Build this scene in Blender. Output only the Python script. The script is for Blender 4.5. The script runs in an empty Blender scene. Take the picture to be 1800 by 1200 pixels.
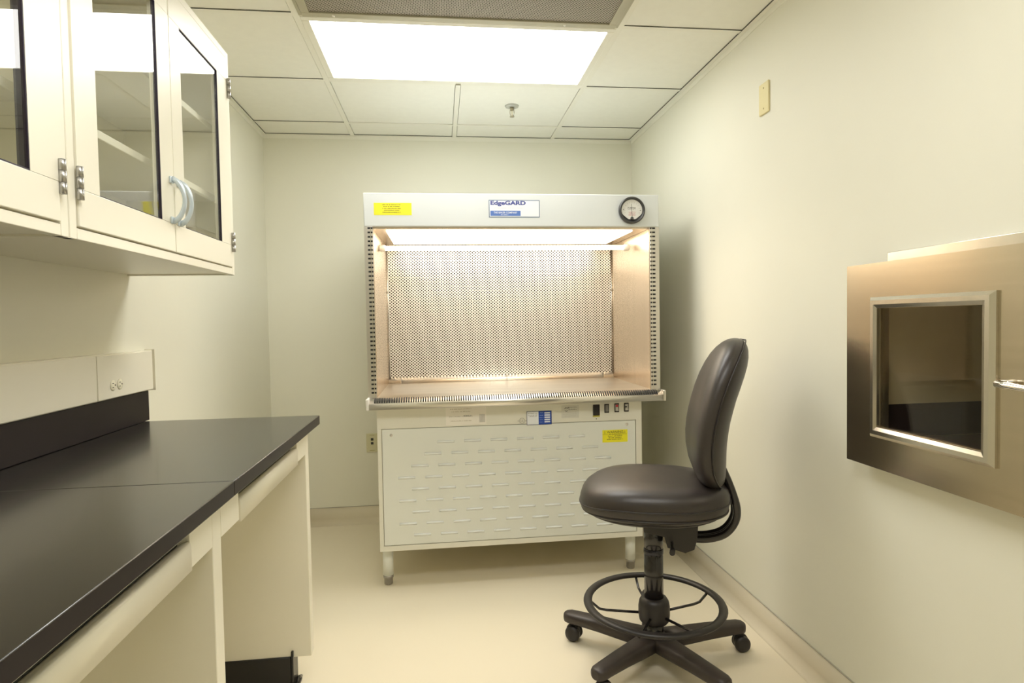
import bpy, bmesh, math, random
from mathutils import Vector, Matrix
random.seed(7)
C = bpy.context.scene.collection
PI = math.pi
R = math.radians

# ------------------------------------------------------------------ materials
MATS = {}
def mat(name, col, rough=.5, metal=0.0, spec=.5, noise=0.0, nscale=8, bump=0.0, bscale=200, stretch=None,
        emit=None, estr=0.0, coat=0.0, rvar=0.0):
    if name in MATS: return MATS[name]
    m = bpy.data.materials.new(name); m.use_nodes = True
    nt = m.node_tree; b = nt.nodes['Principled BSDF']
    b.inputs['Base Color'].default_value = (*col, 1)
    b.inputs['Roughness'].default_value = rough
    b.inputs['Metallic'].default_value = metal
    b.inputs['Specular IOR Level'].default_value = spec
    b.inputs['Coat Weight'].default_value = coat
    b.inputs['Coat Roughness'].default_value = .1
    if emit:
        b.inputs['Emission Color'].default_value = (*emit, 1)
        b.inputs['Emission Strength'].default_value = estr
    tc = nt.nodes.new('ShaderNodeTexCoord')
    mp = nt.nodes.new('ShaderNodeMapping'); nt.links.new(tc.outputs['Object'], mp.inputs['Vector'])
    if stretch: mp.inputs['Scale'].default_value = stretch
    if noise or rvar:
        n = nt.nodes.new('ShaderNodeTexNoise'); n.inputs['Scale'].default_value = nscale
        n.inputs['Detail'].default_value = 3
        nt.links.new(mp.outputs['Vector'], n.inputs['Vector'])
    if noise:
        r = nt.nodes.new('ShaderNodeMapRange')
        r.inputs['From Min'].default_value = .3; r.inputs['From Max'].default_value = .7
        r.inputs['To Min'].default_value = 1-noise; r.inputs['To Max'].default_value = 1+noise
        nt.links.new(n.outputs['Fac'], r.inputs['Value'])
        mx = nt.nodes.new('ShaderNodeVectorMath'); mx.operation = 'SCALE'
        mx.inputs[0].default_value = col
        nt.links.new(r.outputs['Result'], mx.inputs['Scale'])
        nt.links.new(mx.outputs['Vector'], b.inputs['Base Color'])
    if rvar:
        r2 = nt.nodes.new('ShaderNodeMapRange')
        r2.inputs['From Min'].default_value = .3; r2.inputs['From Max'].default_value = .7
        r2.inputs['To Min'].default_value = rough-rvar; r2.inputs['To Max'].default_value = rough+rvar
        nt.links.new(n.outputs['Fac'], r2.inputs['Value'])
        nt.links.new(r2.outputs['Result'], b.inputs['Roughness'])
    if bump:
        n2 = nt.nodes.new('ShaderNodeTexNoise'); n2.inputs['Scale'].default_value = bscale
        n2.inputs['Detail'].default_value = 2
        nt.links.new(mp.outputs['Vector'], n2.inputs['Vector'])
        bp = nt.nodes.new('ShaderNodeBump'); bp.inputs['Strength'].default_value = bump
        bp.inputs['Distance'].default_value = .001
        nt.links.new(n2.outputs['Fac'], bp.inputs['Height'])
        nt.links.new(bp.outputs['Normal'], b.inputs['Normal'])
    MATS[name] = m
    return m

def perforated(name, base, px, py, rad, axes, metal=1.0, rough=.3, hole=(.02, .017, .015)):
    """steel sheet with staggered round holes: column spacing px, pitch along the column py"""
    m = bpy.data.materials.new(name); m.use_nodes = True
    nt = m.node_tree; b = nt.nodes['Principled BSDF']; L = nt.links
    def math_(op, a, c=None, clamp=False):
        n = nt.nodes.new('ShaderNodeMath'); n.operation = op
        for i, v in enumerate((a, c)):
            if v is None: continue
            if isinstance(v, (int, float)): n.inputs[i].default_value = v
            else: L.new(v, n.inputs[i])
        return n.outputs[0]
    tc = nt.nodes.new('ShaderNodeTexCoord'); s = nt.nodes.new('ShaderNodeSeparateXYZ')
    L.new(tc.outputs['Object'], s.inputs[0])
    u = s.outputs[axes[0]]; v = s.outputs[axes[1]]
    U = math_('DIVIDE', u, px)
    ui = math_('FLOOR', U)
    uf = math_('MULTIPLY', math_('SUBTRACT', math_('SUBTRACT', U, ui), .5), px)
    par = math_('MULTIPLY', math_('FLOORED_MODULO', ui, 2.0), .5)
    V = math_('ADD', math_('DIVIDE', v, py), par)
    vf = math_('MULTIPLY', math_('SUBTRACT', math_('FRACT', V), .5), py)
    d = math_('SQRT', math_('ADD', math_('MULTIPLY', uf, uf), math_('MULTIPLY', vf, vf)))
    mask = math_('LESS_THAN', d, rad)
    mx = nt.nodes.new('ShaderNodeMix'); mx.data_type = 'RGBA'
    L.new(mask, mx.inputs['Factor']); mx.inputs['A'].default_value = (*base, 1); mx.inputs['B'].default_value = (*hole, 1)
    L.new(mx.outputs['Result'], b.inputs['Base Color'])
    L.new(math_('MULTIPLY', math_('SUBTRACT', 1.0, mask), metal), b.inputs['Metallic'])
    L.new(math_('ADD', math_('MULTIPLY', mask, .6), rough), b.inputs['Roughness'])
    L.new(math_('MULTIPLY', math_('SUBTRACT', 1.0, mask), .5), b.inputs['Specular IOR Level'])
    MATS[name] = m
    return m

def glass(name, tint, ior, refl_rough=.01, extra=0.0):
    m = bpy.data.materials.new(name); m.use_nodes = True
    nt = m.node_tree; nt.nodes.remove(nt.nodes['Principled BSDF'])
    out = nt.nodes['Material Output']
    t = nt.nodes.new('ShaderNodeBsdfTransparent'); t.inputs['Color'].default_value = (*tint, 1)
    g = nt.nodes.new('ShaderNodeBsdfGlossy'); g.inputs['Roughness'].default_value = refl_rough
    g.inputs['Color'].default_value = (1, 1, 1, 1)
    f = nt.nodes.new('ShaderNodeFresnel')
    ge = nt.nodes.new('ShaderNodeNewGeometry'); mr = nt.nodes.new('ShaderNodeMapRange')   # same reflectance from both faces
    mr.inputs['To Min'].default_value = ior; mr.inputs['To Max'].default_value = 1/ior
    nt.links.new(ge.outputs['Backfacing'], mr.inputs['Value']); nt.links.new(mr.outputs['Result'], f.inputs['IOR'])
    ad = nt.nodes.new('ShaderNodeMath'); ad.operation = 'ADD'; ad.use_clamp = True
    ad.inputs[1].default_value = extra; nt.links.new(f.outputs[0], ad.inputs[0])
    mx = nt.nodes.new('ShaderNodeMixShader')
    nt.links.new(ad.outputs[0], mx.inputs[0]); nt.links.new(t.outputs[0], mx.inputs[1]); nt.links.new(g.outputs[0], mx.inputs[2])
    nt.links.new(mx.outputs[0], out.inputs['Surface'])
    MATS[name] = m
    return m

WALL = mat('wall_paint', (.80, .79, .685), .55, spec=.35, noise=.012, nscale=2, bump=.05, bscale=300)
TILE = mat('ceiling_tile', (.88, .875, .80), .6, spec=.3, noise=.012, nscale=25, bump=.15, bscale=400)
TEE = mat('ceiling_tee_white', (.86, .85, .76), .4)
DARKGAP = mat('shadow_gap', (.10, .10, .085), .9)  # dark colour standing in for the shade inside gaps
FLOOR = mat('vinyl_floor', (.82, .745, .585), .30, spec=.45, noise=.006, nscale=2)
BASE = mat('vinyl_base', (.76, .69, .54), .4, noise=.02, nscale=6)
CREAM = mat('cream_enamel', (.87, .84, .725), .32, spec=.4, noise=.006, nscale=3)
CREAMIN = mat('cream_inside', (.56, .53, .45), .5, noise=.01, nscale=4)
EPOXY = mat('black_epoxy', (.014, .0115, .011), .24, spec=.9, coat=.2, noise=.10, nscale=14)
EPOXYE = mat('black_epoxy_edge', (.016, .011, .013), .42, spec=.3, noise=.05)
BLACKV = mat('black_vinyl_base', (.012, .011, .011), .3, noise=.1)
CLASS = glass('cabinet_glass', (.985, .99, .97), 1.45)
DGLASS = glass('dark_window_glass', (.97, .96, .93), 1.3)
GASKET = mat('black_gasket', (.02, .012, .03), .4, noise=.05)
HINGE = mat('hinge_steel', (.48, .47, .45), .35, metal=1, noise=.1, nscale=40)
PULL = mat('pale_blue_pull', (.60, .68, .74), .3, metal=.3, noise=.03)
STEEL = mat('brushed_steel', (.66, .63, .58), .33, metal=1, noise=.05, nscale=30, stretch=(1, 1, .03), bump=.06, bscale=120)
STEELW = mat('brushed_steel_interior', (.80, .68, .54), .27, metal=1, noise=.04, nscale=30, stretch=(1, 1, .03), bump=.012, bscale=100)
STEELD = mat('door_steel', (.62, .54, .42), .24, metal=1, noise=.04, nscale=40, stretch=(1, .03, 1), bump=.03, bscale=90)
STEELB = mat('bright_frame_steel', (.74, .70, .63), .22, metal=1, noise=.04, nscale=30, stretch=(1, 1, .05))
CAVITY = mat('cavity_steel', (.62, .55, .38), .5, metal=.2, noise=.05)
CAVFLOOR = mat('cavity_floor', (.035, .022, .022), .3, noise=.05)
CHROME = mat('chrome', (.85, .83, .80), .1, metal=1, noise=.02)
HEAD = mat('pale_grey_enamel', (.72, .755, .765), .4, noise=.01, nscale=3)
BODY = mat('hood_body_enamel', (.79, .81, .765), .38, noise=.008, nscale=3)
BODYF = mat('hood_frame_enamel', (.79, .775, .685), .38, noise=.008, nscale=3)
SLOT = mat('slot_black', (.012, .011, .012), .6, noise=.05)
PERF = perforated('perforated_steel', (.88, .88, .87), .0093, .0156, .0039, (0, 2), metal=.6, rough=.36, hole=(.02, .014, .012))
VPERF = perforated('perforated_grille', (.50, .47, .40), .006, .0104, .0026, (0, 1), metal=.3, rough=.45, hole=(.035, .028, .022))
VFRAME = mat('vent_frame', (.50, .47, .36), .38, metal=.35, noise=.04, nscale=10)
LIGHT = mat('ceiling_diffuser', (1, 1, 1), .5, emit=(1, .985, .945), estr=10.0, noise=.001)
LIGHT2 = mat('hood_diffuser', (1, 1, 1), .5, emit=(1, .87, .68), estr=6.5, noise=.001)
TUBE = mat('lamp_tube', (.95, .95, .92), .15, emit=(1, .9, .72), estr=2.6, noise=.001)
SOCK = mat('lamp_socket', (.80, .78, .74), .35, noise=.02)
LEATH = mat('brown_black_vinyl', (.034, .027, .025), .38, spec=.55, noise=.05, nscale=6, bump=.12, bscale=500)
BPLAST = mat('black_plastic', (.024, .020, .019), .42, spec=.5, noise=.05)
BGLOSS = mat('black_gloss_tube', (.018, .015, .016), .16, spec=.7, noise=.05)
LEGPL = mat('brown_black_nylon', (.042, .032, .028), .45, spec=.5, noise=.05)
YEL = mat('yellow_label', (.90, .84, .03), .4, noise=.02)
WHL = mat('white_label', (.84, .87, .92), .4, noise=.01)
CLRL = mat('pale_label', (.87, .83, .76), .3, noise=.02)
BLUL = mat('blue_label', (.02, .075, .42), .4, noise=.02)
BLUM = mat('mid_blue_label', (.10, .20, .55), .4, noise=.02)
INK = mat('ink_black', (.03, .03, .03), .5, noise=.02)
INKB = mat('ink_blue', (.07, .09, .32), .5, noise=.02)
INKG = mat('ink_grey', (.36, .35, .32), .5, noise=.02)
INKR = mat('ink_red', (.60, .20, .22), .5, noise=.02)
INKY = mat('ink_brown', (.30, .27, .03), .5, noise=.02)
INKW = mat('ink_white', (.85, .88, .95), .5, noise=.01)
GRING = mat('gauge_ring', (.09, .09, .09), .3, metal=.6, noise=.05)
GFACE = mat('gauge_face', (.80, .80, .78), .4, noise=.01)
IVORY = mat('ivory_plastic', (.78, .70, .40), .35, noise=.02)
IVORYP = mat('pale_ivory_plastic', (.66, .63, .42), .35, noise=.02)
OUTL = mat('outlet_cream', (.80, .77, .62), .3, noise=.01)
ROCKW = mat('rocker_grey', (.62, .60, .56), .35, noise=.02)
FOOT = mat('threaded_foot', (.42, .40, .37), .4, metal=.8, noise=.1, nscale=60)
BRASS = mat('sprinkler_metal', (.42, .38, .27), .3, metal=.8, noise=.05)

# ------------------------------------------------------------------ mesh builder
class MB:
    def __init__(s):
        s.bm = bmesh.new(); s.mi = 0
    def _mark(s, n0):
        s.bm.faces.ensure_lookup_table()
        for f in s.bm.faces[n0:]: f.material_index = s.mi
    def box(s, x0, x1, y0, y1, z0, z1, bev=0.0, seg=2):
        n0 = len(s.bm.faces)
        b = bmesh.new()
        vs = [b.verts.new((x, y, z)) for x in (x0, x1) for y in (y0, y1) for z in (z0, z1)]
        for q in ((0, 1, 3, 2), (4, 6, 7, 5), (0, 4, 5, 1), (2, 3, 7, 6), (0, 2, 6, 4), (1, 5, 7, 3)):
            b.faces.new([vs[i] for i in q])
        bmesh.ops.recalc_face_normals(b, faces=b.faces)
        if bev: bmesh.ops.bevel(b, geom=list(b.edges), offset=bev, segments=seg, profile=.5, affect='EDGES')
        b.normal_update()
        for f in b.faces: f.smooth = max(abs(c) for c in f.normal) < .999
        s.merge(b); return s
    def merge(s, b, M=None):
        n0 = len(s.bm.faces); vm = {}
        for v in b.verts: vm[v] = s.bm.verts.new(M @ v.co if M else v.co)
        for f in b.faces:
            try:
                nf = s.bm.faces.new([vm[v] for v in f.verts]); nf.material_index = s.mi; nf.smooth = f.smooth
            except ValueError: pass
        b.free()
    def prism(s, pts, axis, a0, a1):
        """closed polygon in the plane across axis, extruded a0..a1. pts in remaining axis order"""
        def P(p, a):
            if axis == 'x': return (a, p[0], p[1])
            if axis == 'y': return (p[0], a, p[1])
            return (p[0], p[1], a)
        b = bmesh.new()
        v0 = [b.verts.new(P(p, a0)) for p in pts]; v1 = [b.verts.new(P(p, a1)) for p in pts]
        b.faces.new(v0); b.faces.new(v1[::-1]); n = len(pts)
        for i in range(n): b.faces.new((v0[i], v1[i], v1[(i+1) % n], v0[(i+1) % n])).smooth = True
        bmesh.ops.recalc_face_normals(b, faces=b.faces)
        s.merge(b); return s
    def frame(s, x, y, z, w):
        pass
    def lathe(s, prof, c=(0, 0, 0), axis='z', n=32, cap=True):
        """prof: list of (radius, along)"""
        b = bmesh.new(); rings = []
        for r, h in prof:
            ring = []
            for i in range(n):
                a = 2*PI*i/n; u, v = r*math.cos(a), r*math.sin(a)
                p = {'z': (u, v, h), 'y': (u, h, v), 'x': (h, u, v)}[axis]
                ring.append(b.verts.new(Vector(p)+Vector(c)))
            rings.append(ring)
        for a, c2 in zip(rings, rings[1:]):
            for i in range(n): b.faces.new((a[i], a[(i+1) % n], c2[(i+1) % n], c2[i])).smooth = True
        if cap:
            b.faces.new(rings[0]); b.faces.new(rings[-1][::-1])
        bmesh.ops.recalc_face_normals(b, faces=b.faces)
        s.merge(b); return s
    def tube(s, pts, r, n=12, closed=False, flat=1.0, up=(0, 0, 1)):
        b = bmesh.new(); pts = [Vector(p) for p in pts]; N = len(pts); rings = []
        for i, p in enumerate(pts):
            if closed: t = pts[(i+1) % N]-pts[i-1]
            else: t = pts[min(i+1, N-1)]-pts[max(i-1, 0)]
            t.normalize(); upv = Vector(up)
            if abs(t.dot(upv)) > .95: upv = Vector((1, 0, 0)) if abs(t.x) < .9 else Vector((0, 1, 0))
            a = t.cross(upv).normalized(); c = a.cross(t).normalized()
            rr = r[i] if isinstance(r, (list, tuple)) else r
            rings.append([b.verts.new(p+a*rr*math.cos(2*PI*k/n)+c*rr*flat*math.sin(2*PI*k/n)) for k in range(n)])
        M = N if closed else N-1
        for i in range(M):
            A, B = rings[i], rings[(i+1) % N]
            for k in range(n): b.faces.new((A[k], A[(k+1) % n], B[(k+1) % n], B[k])).smooth = True
        if not closed: b.faces.new(rings[0]); b.faces.new(rings[-1][::-1])
        bmesh.ops.recalc_face_normals(b, faces=b.faces)
        s.merge(b); return s
    def loft(s, rings, closed_ends=True):
        b = bmesh.new(); RR = [[b.verts.new(p) for p in r] for r in rings]; n = len(RR[0])
        for A, B in zip(RR, RR[1:]):
            for k in range(n): b.faces.new((A[k], A[(k+1) % n], B[(k+1) % n], B[k])).smooth = True
        if closed_ends: b.faces.new(RR[0]); b.faces.new(RR[-1][::-1])
        bmesh.ops.recalc_face_normals(b, faces=b.faces)
        s.merge(b); return s
    def build(s, name, mats, root=None, smooth=True, ang=.7, local=False):
        me = bpy.data.meshes.new(name)
        if root is not None and not local:
            off = world_off(root)
            for v in s.bm.verts: v.co -= off
        if smooth:
            for e in s.bm.edges:
                if len(e.link_faces) != 2 or e.calc_face_angle(3) > ang: e.smooth = False
        s.bm.to_mesh(me); s.bm.free()
        for m in (mats if isinstance(mats, (list, tuple)) else [mats]): me.materials.append(m)
        o = bpy.data.objects.new(name, me); C.objects.link(o)
        if root is not None: o.parent = root
        return o

def world_off(o):
    v = Vector((0, 0, 0))
    while o: v += o.location; o = o.parent
    return v
def thing(name, label, cat, loc=(0, 0, 0), rz=0, group=None):
    o = bpy.data.objects.new(name, None); C.objects.link(o); o.location = loc; o.rotation_euler = (0, 0, rz)
    o.empty_display_size = .05
    return tag(o, label, cat, group)
def tag(o, label, cat, group=None):
    o['label'] = label; o['category'] = cat
    if group: o['group'] = group
    return o
def struct(o): o['kind'] = 'structure'; return o
def recenter(o):
    """move a single-mesh thing's origin to its base"""
    me = o.data; vs = [v.co for v in me.vertices]
    lo = Vector([min(v[i] for v in vs) for i in range(3)]); hi = Vector([max(v[i] for v in vs) for i in range(3)])
    c = Vector(((lo.x+hi.x)/2, (lo.y+hi.y)/2, lo.z))
    for v in me.vertices: v.co -= c
    o.location = c; return o

def lettering(name, txt, x0, x1, z0, z1, y, m, root, bold=0.0, plane='y'):
    cu = bpy.data.curves.new('t', 'FONT'); cu.body = txt; cu.size = 1; cu.offset = bold; cu.resolution_u = 3
    ob = bpy.data.objects.new('t', cu); C.objects.link(ob)
    dg = bpy.context.evaluated_depsgraph_get(); dg.update()
    me = bpy.data.meshes.new_from_object(ob.evaluated_get(dg))
    bpy.data.objects.remove(ob)
    xs = [v.co.x for v in me.vertices]; ys = [v.co.y for v in me.vertices]
    sx = (x1-x0)/(max(xs)-min(xs)); sy = (z1-z0)/(max(ys)-min(ys)); mx, my = min(xs), min(ys)
    off = world_off(root)
    for v in me.vertices:
        v.co = Vector((x0+(v.co.x-mx)*sx, y, z0+(v.co.y-my)*sy)) - off
    me.materials.clear(); me.materials.append(m)
    me.name = name
    o = bpy.data.objects.new(name, me); C.objects.link(o); o.parent = root
    return o
def word_lines(mb, x0, x1, zs, h, y, seed=1):
    rnd = random.Random(seed)
    for i, z in enumerate(zs):
        ins = rnd.uniform(0, .12)*(x1-x0); x = x0+ins; xe = x1-ins
        while x < xe:
            w = h*rnd.choice((.5, .7, .9)); 
            mb.box(x, min(x+w, xe), y-.0002, y, z, z+h*rnd.choice((.7, 1, 1)))
            x += w+h*rnd.choice((.25, .3, .3, .9))

# ------------------------------------------------------------------ room (floor z=0, camera at x=0,y=0)
XL, XR, YB, YF, H = -1.024, 1.2305, 3.779, -1.5, 2.356
TH = .12
struct(MB().box(XL-TH, XR+TH, YF-TH, YB+TH, -.08, 0).build('floor', FLOOR, smooth=False))
struct(MB().box(XL-TH, XL, YF-TH, YB+TH, 0, H+.12).build('wall_left', WALL, smooth=False))
struct(MB().box(XL, XR, YB, YB+TH, 0, H+.12).build('wall_back', WALL, smooth=False))
struct(MB().box(XL, XR, YF-TH, YF, 0, H+.12).build('wall_front', WALL, smooth=False))
# right wall with the opening of the pass-through
oy0, oy1, oz0, oz1 = 1.13, 1.57, .87, 1.30
w = MB()
w.box(XR, XR+TH, YF-TH, oy0, 0, H+.12); w.box(XR, XR+TH, oy1, YB+TH, 0, H+.12)
w.box(XR, XR+TH, oy0, oy1, 0, oz0); w.box(XR, XR+TH, oy0, oy1, oz1, H+.12)
struct(w.build('wall_right', WALL, smooth=False))

# coved vinyl base, continuous with the floor
def cove(axis, wall, a0, a1, sgn):
    t = .004; hh = .102; r = .035
    pts = [(wall, 0.0), (wall, hh), (wall+sgn*t, hh), (wall+sgn*t, r)]
    for i in range(1, 7):
        a = PI/2*i/6; pts.append((wall+sgn*(t+r*(1-math.cos(a))), r*(1-math.sin(a))+.0008))
    pts.append((wall+sgn*(t+r), 0.0))
    m = MB(); m.prism(pts, 'y' if axis == 'y' else 'x', a0, a1); return m
struct(cove('y', XR, YF, YB, -1).build('baseboard_right', BASE))
struct(cove('y', XL, YF, YB, 1).build('baseboard_left', BASE))
struct(cove('x', YB, XL+.04, XR-.04, -1).build('baseboard_back', BASE))
# fine caulk line at the top of the base
GL = mat('base_top_line', (.42, .40, .33), .6, noise=.02)
t_ = MB(); t_.box(XR-.005, XR, YF, YB, .102, .1045); t_.box(XL, XL+.005, YF, YB, .102, .1045); t_.box(XL, XR, YB-.005, YB, .102, .1045)
struct(t_.build('trim_3', GL, smooth=False))

# ceiling: lay-in tiles above a tee grid
G = .6096; g0 = -.5018; r1 = 3.5442
xs = [XL+.001, g0, g0+G, g0+2*G, XR-.001]
ys = [YB-.001, r1] + [r1-G*k for k in range(1, 9)] + [YF+.001]
hw = .012
cl = MB()
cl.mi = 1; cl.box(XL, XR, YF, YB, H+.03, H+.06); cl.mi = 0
skip_light = {}
for i in range(4):
    for j in range(len(ys)-1):
        xa, xb = xs[i], xs[i+1]; ya, yb = ys[j+1], ys[j]
        # cells taken by the two fixtures and the vent
        if i in (1, 2) and j in (3-1, 4-1, 6-1): continue
        e = .0145
        cl.box(xa+(e if i else .022), xb-(e if i < 3 else .022), ya+(e+.001), yb-(e if j else .022), H+.003, H+.018)
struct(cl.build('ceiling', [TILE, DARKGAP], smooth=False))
tr = MB()
for j, y in enumerate(ys[1:-1]):
    for i in range(4):
        if i == 2 and False: continue
        tr.box(xs[i]+(hw if i else 0), xs[i+1]-(hw if i < 3 else 0), y-hw, y+hw, H, H+.03)
for i in (1, 3):
    tr.box(xs[i]-hw, xs[i]+hw, YF, YB, H-.0006, H+.03)
# middle tee, interrupted by the 4 ft fixtures
for a, b in ((ys[2]+hw, YB), (ys[5]+hw, ys[4]-hw), (YF, ys[6]-hw)):
    tr.box(xs[2]-hw, xs[2]+hw, a, b, H-.0006, H+.03)
struct(tr.build('trim_1', TEE, smooth=False))
dl = MB()  # thin dark strips painting the shadow lines along tee rows and wall edges
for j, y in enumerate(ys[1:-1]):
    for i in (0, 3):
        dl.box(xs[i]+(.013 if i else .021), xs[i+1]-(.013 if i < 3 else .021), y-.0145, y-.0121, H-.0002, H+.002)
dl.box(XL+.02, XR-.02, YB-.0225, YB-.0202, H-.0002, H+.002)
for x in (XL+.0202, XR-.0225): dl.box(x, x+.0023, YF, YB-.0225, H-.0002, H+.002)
struct(dl.build('trim_shadow_lines', DARKGAP, smooth=False))
wa = MB()
for x0, x1, y0, y1 in ((XL, XL+.02, YF, YB), (XR-.02, XR, YF, YB), (XL+.02, XR-.02, YB-.02, YB)):
    wa.box(x0, x1, y0, y1, H-.0015, H+.002)
wa.box(XL, XL+.002, YF, YB, H-.022, H-.0015); wa.box(XR-.002, XR, YF, YB, H-.022, H-.0015); wa.box(XL+.002, XR-.002, YB-.002, YB, H-.022, H-.0015)
struct(wa.build('trim_2', TEE, smooth=False))

def ceiling_light(ya, yb, label):
    xa, xb = xs[1]+hw, xs[3]-hw
    t = thing('ceiling_light', label, 'light fixture', ((xa+xb)/2, (ya+yb)/2, H-.003), group='recessed ceiling lights')
    f = MB(); b = .028
    f.box(xa, xb, ya+hw, ya+hw+b, H-.003, H+.03, .002); f.box(xa, xb, yb-hw-b, yb-hw, H-.003, H+.03, .002)
    f.box(xa, xa+b, ya+hw+b, yb-hw-b, H-.003, H+.03, .002); f.box(xb-b, xb, ya+hw+b, yb-hw-b, H-.003, H+.03, .002)
    f.build('frame', TEE, t)
    MB().box(xa+b, xb-b, ya+hw+b, yb-hw-b, H+.001, H+.012).build('diffuser', LIGHT, t, smooth=False)
    return t
ceiling_light(ys[3], ys[2], 'bright white rectangular recessed ceiling light in front of the perforated vent')
ceiling_light(ys[6], ys[5], 'second white rectangular ceiling light, unseen, added above the camera as fill light')  # unseen fixture, added to fill the room with light

# ceiling vent (fan filter grille)
xa, xb, ya, yb = xs[1]+.014, xs[3]-.014, ys[4]+.014, ys[3]-.013
t = thing('ceiling_vent', 'grey perforated metal ceiling vent with wide frame next to the bright ceiling light', 'vent', ((xa+xb)/2, (ya+yb)/2, H-.022))
f = MB(); b = .05; zl, zh = H-.022, H-.001
def ringframe(f, xa, xb, ya, yb, b, zl, zh, bev):
    f.box(xa, xb, ya, ya+b, zl, zh, bev); f.box(xa, xb, yb-b, yb, zl, zh, bev)
    f.box(xa, xa+b, ya+b, yb-b, zl, zh, bev); f.box(xb-b, xb, ya+b, yb-b, zl, zh, bev)
ringframe(f, xa, xb, ya, yb, .012, H-.010, zh, .001)
f.build('outer_rim', VFRAME, t)
f = MB(); ringframe(f, xa+.017, xb-.017, ya+.017, yb-.017, .030, zl, zh, .002)
f.build('frame', VFRAME, t)
MB().box(xa+.047, xb-.047, ya+.047, yb-.047, zl+.006, zl+.009).build('grille', VPERF, t, smooth=False)
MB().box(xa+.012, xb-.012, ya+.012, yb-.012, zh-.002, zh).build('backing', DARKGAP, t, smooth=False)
for sx in (-.36, .49):
    MB().lathe([(.0, zl-.003), (.004, zl-.003), (.006, zl), (.006, zl+.002)], (sx, yb-.032, 0), n=12).build('screw', CHROME, t)

# sprinkler head
sx, sy = .399, 3.215
t = thing('sprinkler_head', 'small metal fire sprinkler head hanging from the ceiling tile', 'sprinkler', (sx, sy, H-.055))
MB().lathe([(.0, H-.006), (.020, H-.007), (.034, H-.004), (.037, H+.003), (.0, H+.003)], (sx, sy, 0), n=32).build('escutcheon', mat('sprinkler_plate', (.55, .56, .52), .35, metal=.5, noise=.05), t)
m = MB(); m.lathe([(.011, H-.006), (.011, H-.018), (.008, H-.020), (.004, H-.024)], (sx, sy, 0), n=16)
m.build('body', BRASS, t)
m = MB()
for s_ in (-1, 1): m.tube([(sx+s_*.009, sy, H-.018), (sx+s_*.011, sy, H-.032), (sx+s_*.008, sy, H-.046), (sx, sy, H-.052)], .0018, 8)
m.build('frame_arm', BRASS, t)
MB().lathe([(.0018, H-.022), (.0018, H-.05)], (sx, sy, 0), n=8).build('glass_bulb', mat('bulb_amber', (.7, .6, .35), .1, noise=.02), t)
MB().lathe([(.0, H-.052), (.012, H-.053), (.012, H-.055), (.0, H-.055)], (sx, sy, 0), n=20).build('deflector', BRASS, t)

# ------------------------------------------------------------------ wall plates
t = thing('blank_wall_plate', 'ivory blank cover plate high on the right wall', 'wall plate', (XR-.006, 2.178, 1.986))
MB().box(XR-.007, XR, 2.145, 2.213, 1.986, 2.102, .003, 3).build('plate', IVORY, t)
for z in (2.006, 2.082):
    MB().lathe([(.0, XR-.0085), (.003, XR-.0085), (.0035, XR-.006)], (0, 2.178, z), 'x', 12).build('screw', mat('screw_ivory', (.55, .45, .22), .4, noise=.02), t)
t = thing('data_outlet', 'ivory wall outlet with two black jacks beside the white cabinet body', 'outlet', (-.43, YB-.006, .435))
MB().box(-.467, -.393, YB-.007, YB, .435, .550, .003, 3).build('plate', IVORYP, t)
for z in (.514, .490):
    j = MB(); j.box(-.440, -.424, YB-.0085, YB-.006, z-.008, z+.008, .001); j.build('jack', INK, t)
for z in (.539, .446):
    MB().box(-.447, -.418, YB-.0078, YB-.006, z-.001, z+.001).build('label_line', INKY, t)

# ------------------------------------------------------------------ worktops
CT, CB = .905, .873
def worktop(y0, y1, label):
    o = MB().box(XL+.001, -.430, y0, y1, CB, CT, .002, 2).build('worktop', [EPOXY, EPOXYE], None)
    for p in o.data.polygons:
        if p.normal.z < .9 and abs(p.normal.z) < .2: p.material_index = 1
    recenter(o); return tag(o, label, 'worktop', 'black worktops')
worktop(1.3005, 2.19, 'black epoxy worktop slab, the far one, ending before the back wall')
worktop(.22, 1.300, 'black epoxy worktop slab nearest the viewer, on the left')
o = MB().box(XL+.001, XL+.020, .22, 2.215, CT+.0005, 1.008, .002).build('backsplash', EPOXYE); recenter(o)
tag(o, 'low black epoxy backsplash strip along the left wall above the worktop', 'backsplash')
# small pale specks on the black worktop are scratches in the slab: keep them as surface marks of the near slab

# raceway
t = thing('cable_raceway', 'cream metal cable raceway with double outlet above the black backsplash', 'raceway', (XL+.015, 1.2, 1.010))
MB().box(XL+.001, XL+.026, .22, 2.235, 1.0095, 1.146, .001).build('channel', CREAM, t)
MB().box(XL+.0262, XL+.031, .22, 1.882, 1.012, 1.143, .0015).build('cover', CREAM, t)
MB().box(XL+.0262, XL+.031, 1.886, 2.226, 1.012, 1.143, .0015).build('cover', CREAM, t)
MB().box(XL+.001, XL+.034, 2.2355, 2.240, 1.006, 1.149, .001).build('end_cap', CREAM, t)
for y in (1.966, 2.006):
    s = MB().lathe([(.0, XL+.0335), (.014, XL+.0335), (.0165, XL+.032), (.0165, XL+.031)], (0, y, 1.050), 'x', 24).build('socket', OUTL, t)
    d = MB()
    d.box(XL+.0335, XL+.0339, y-.007, y+.002, 1.0555, 1.0575); d.box(XL+.0335, XL+.0339, y-.007, y+.001, 1.0435, 1.0455)
    d.box(XL+.0335, XL+.0339, y+.006, y+.0105, 1.0485, 1.0525)
    d.build('slots', INK, s)

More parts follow.
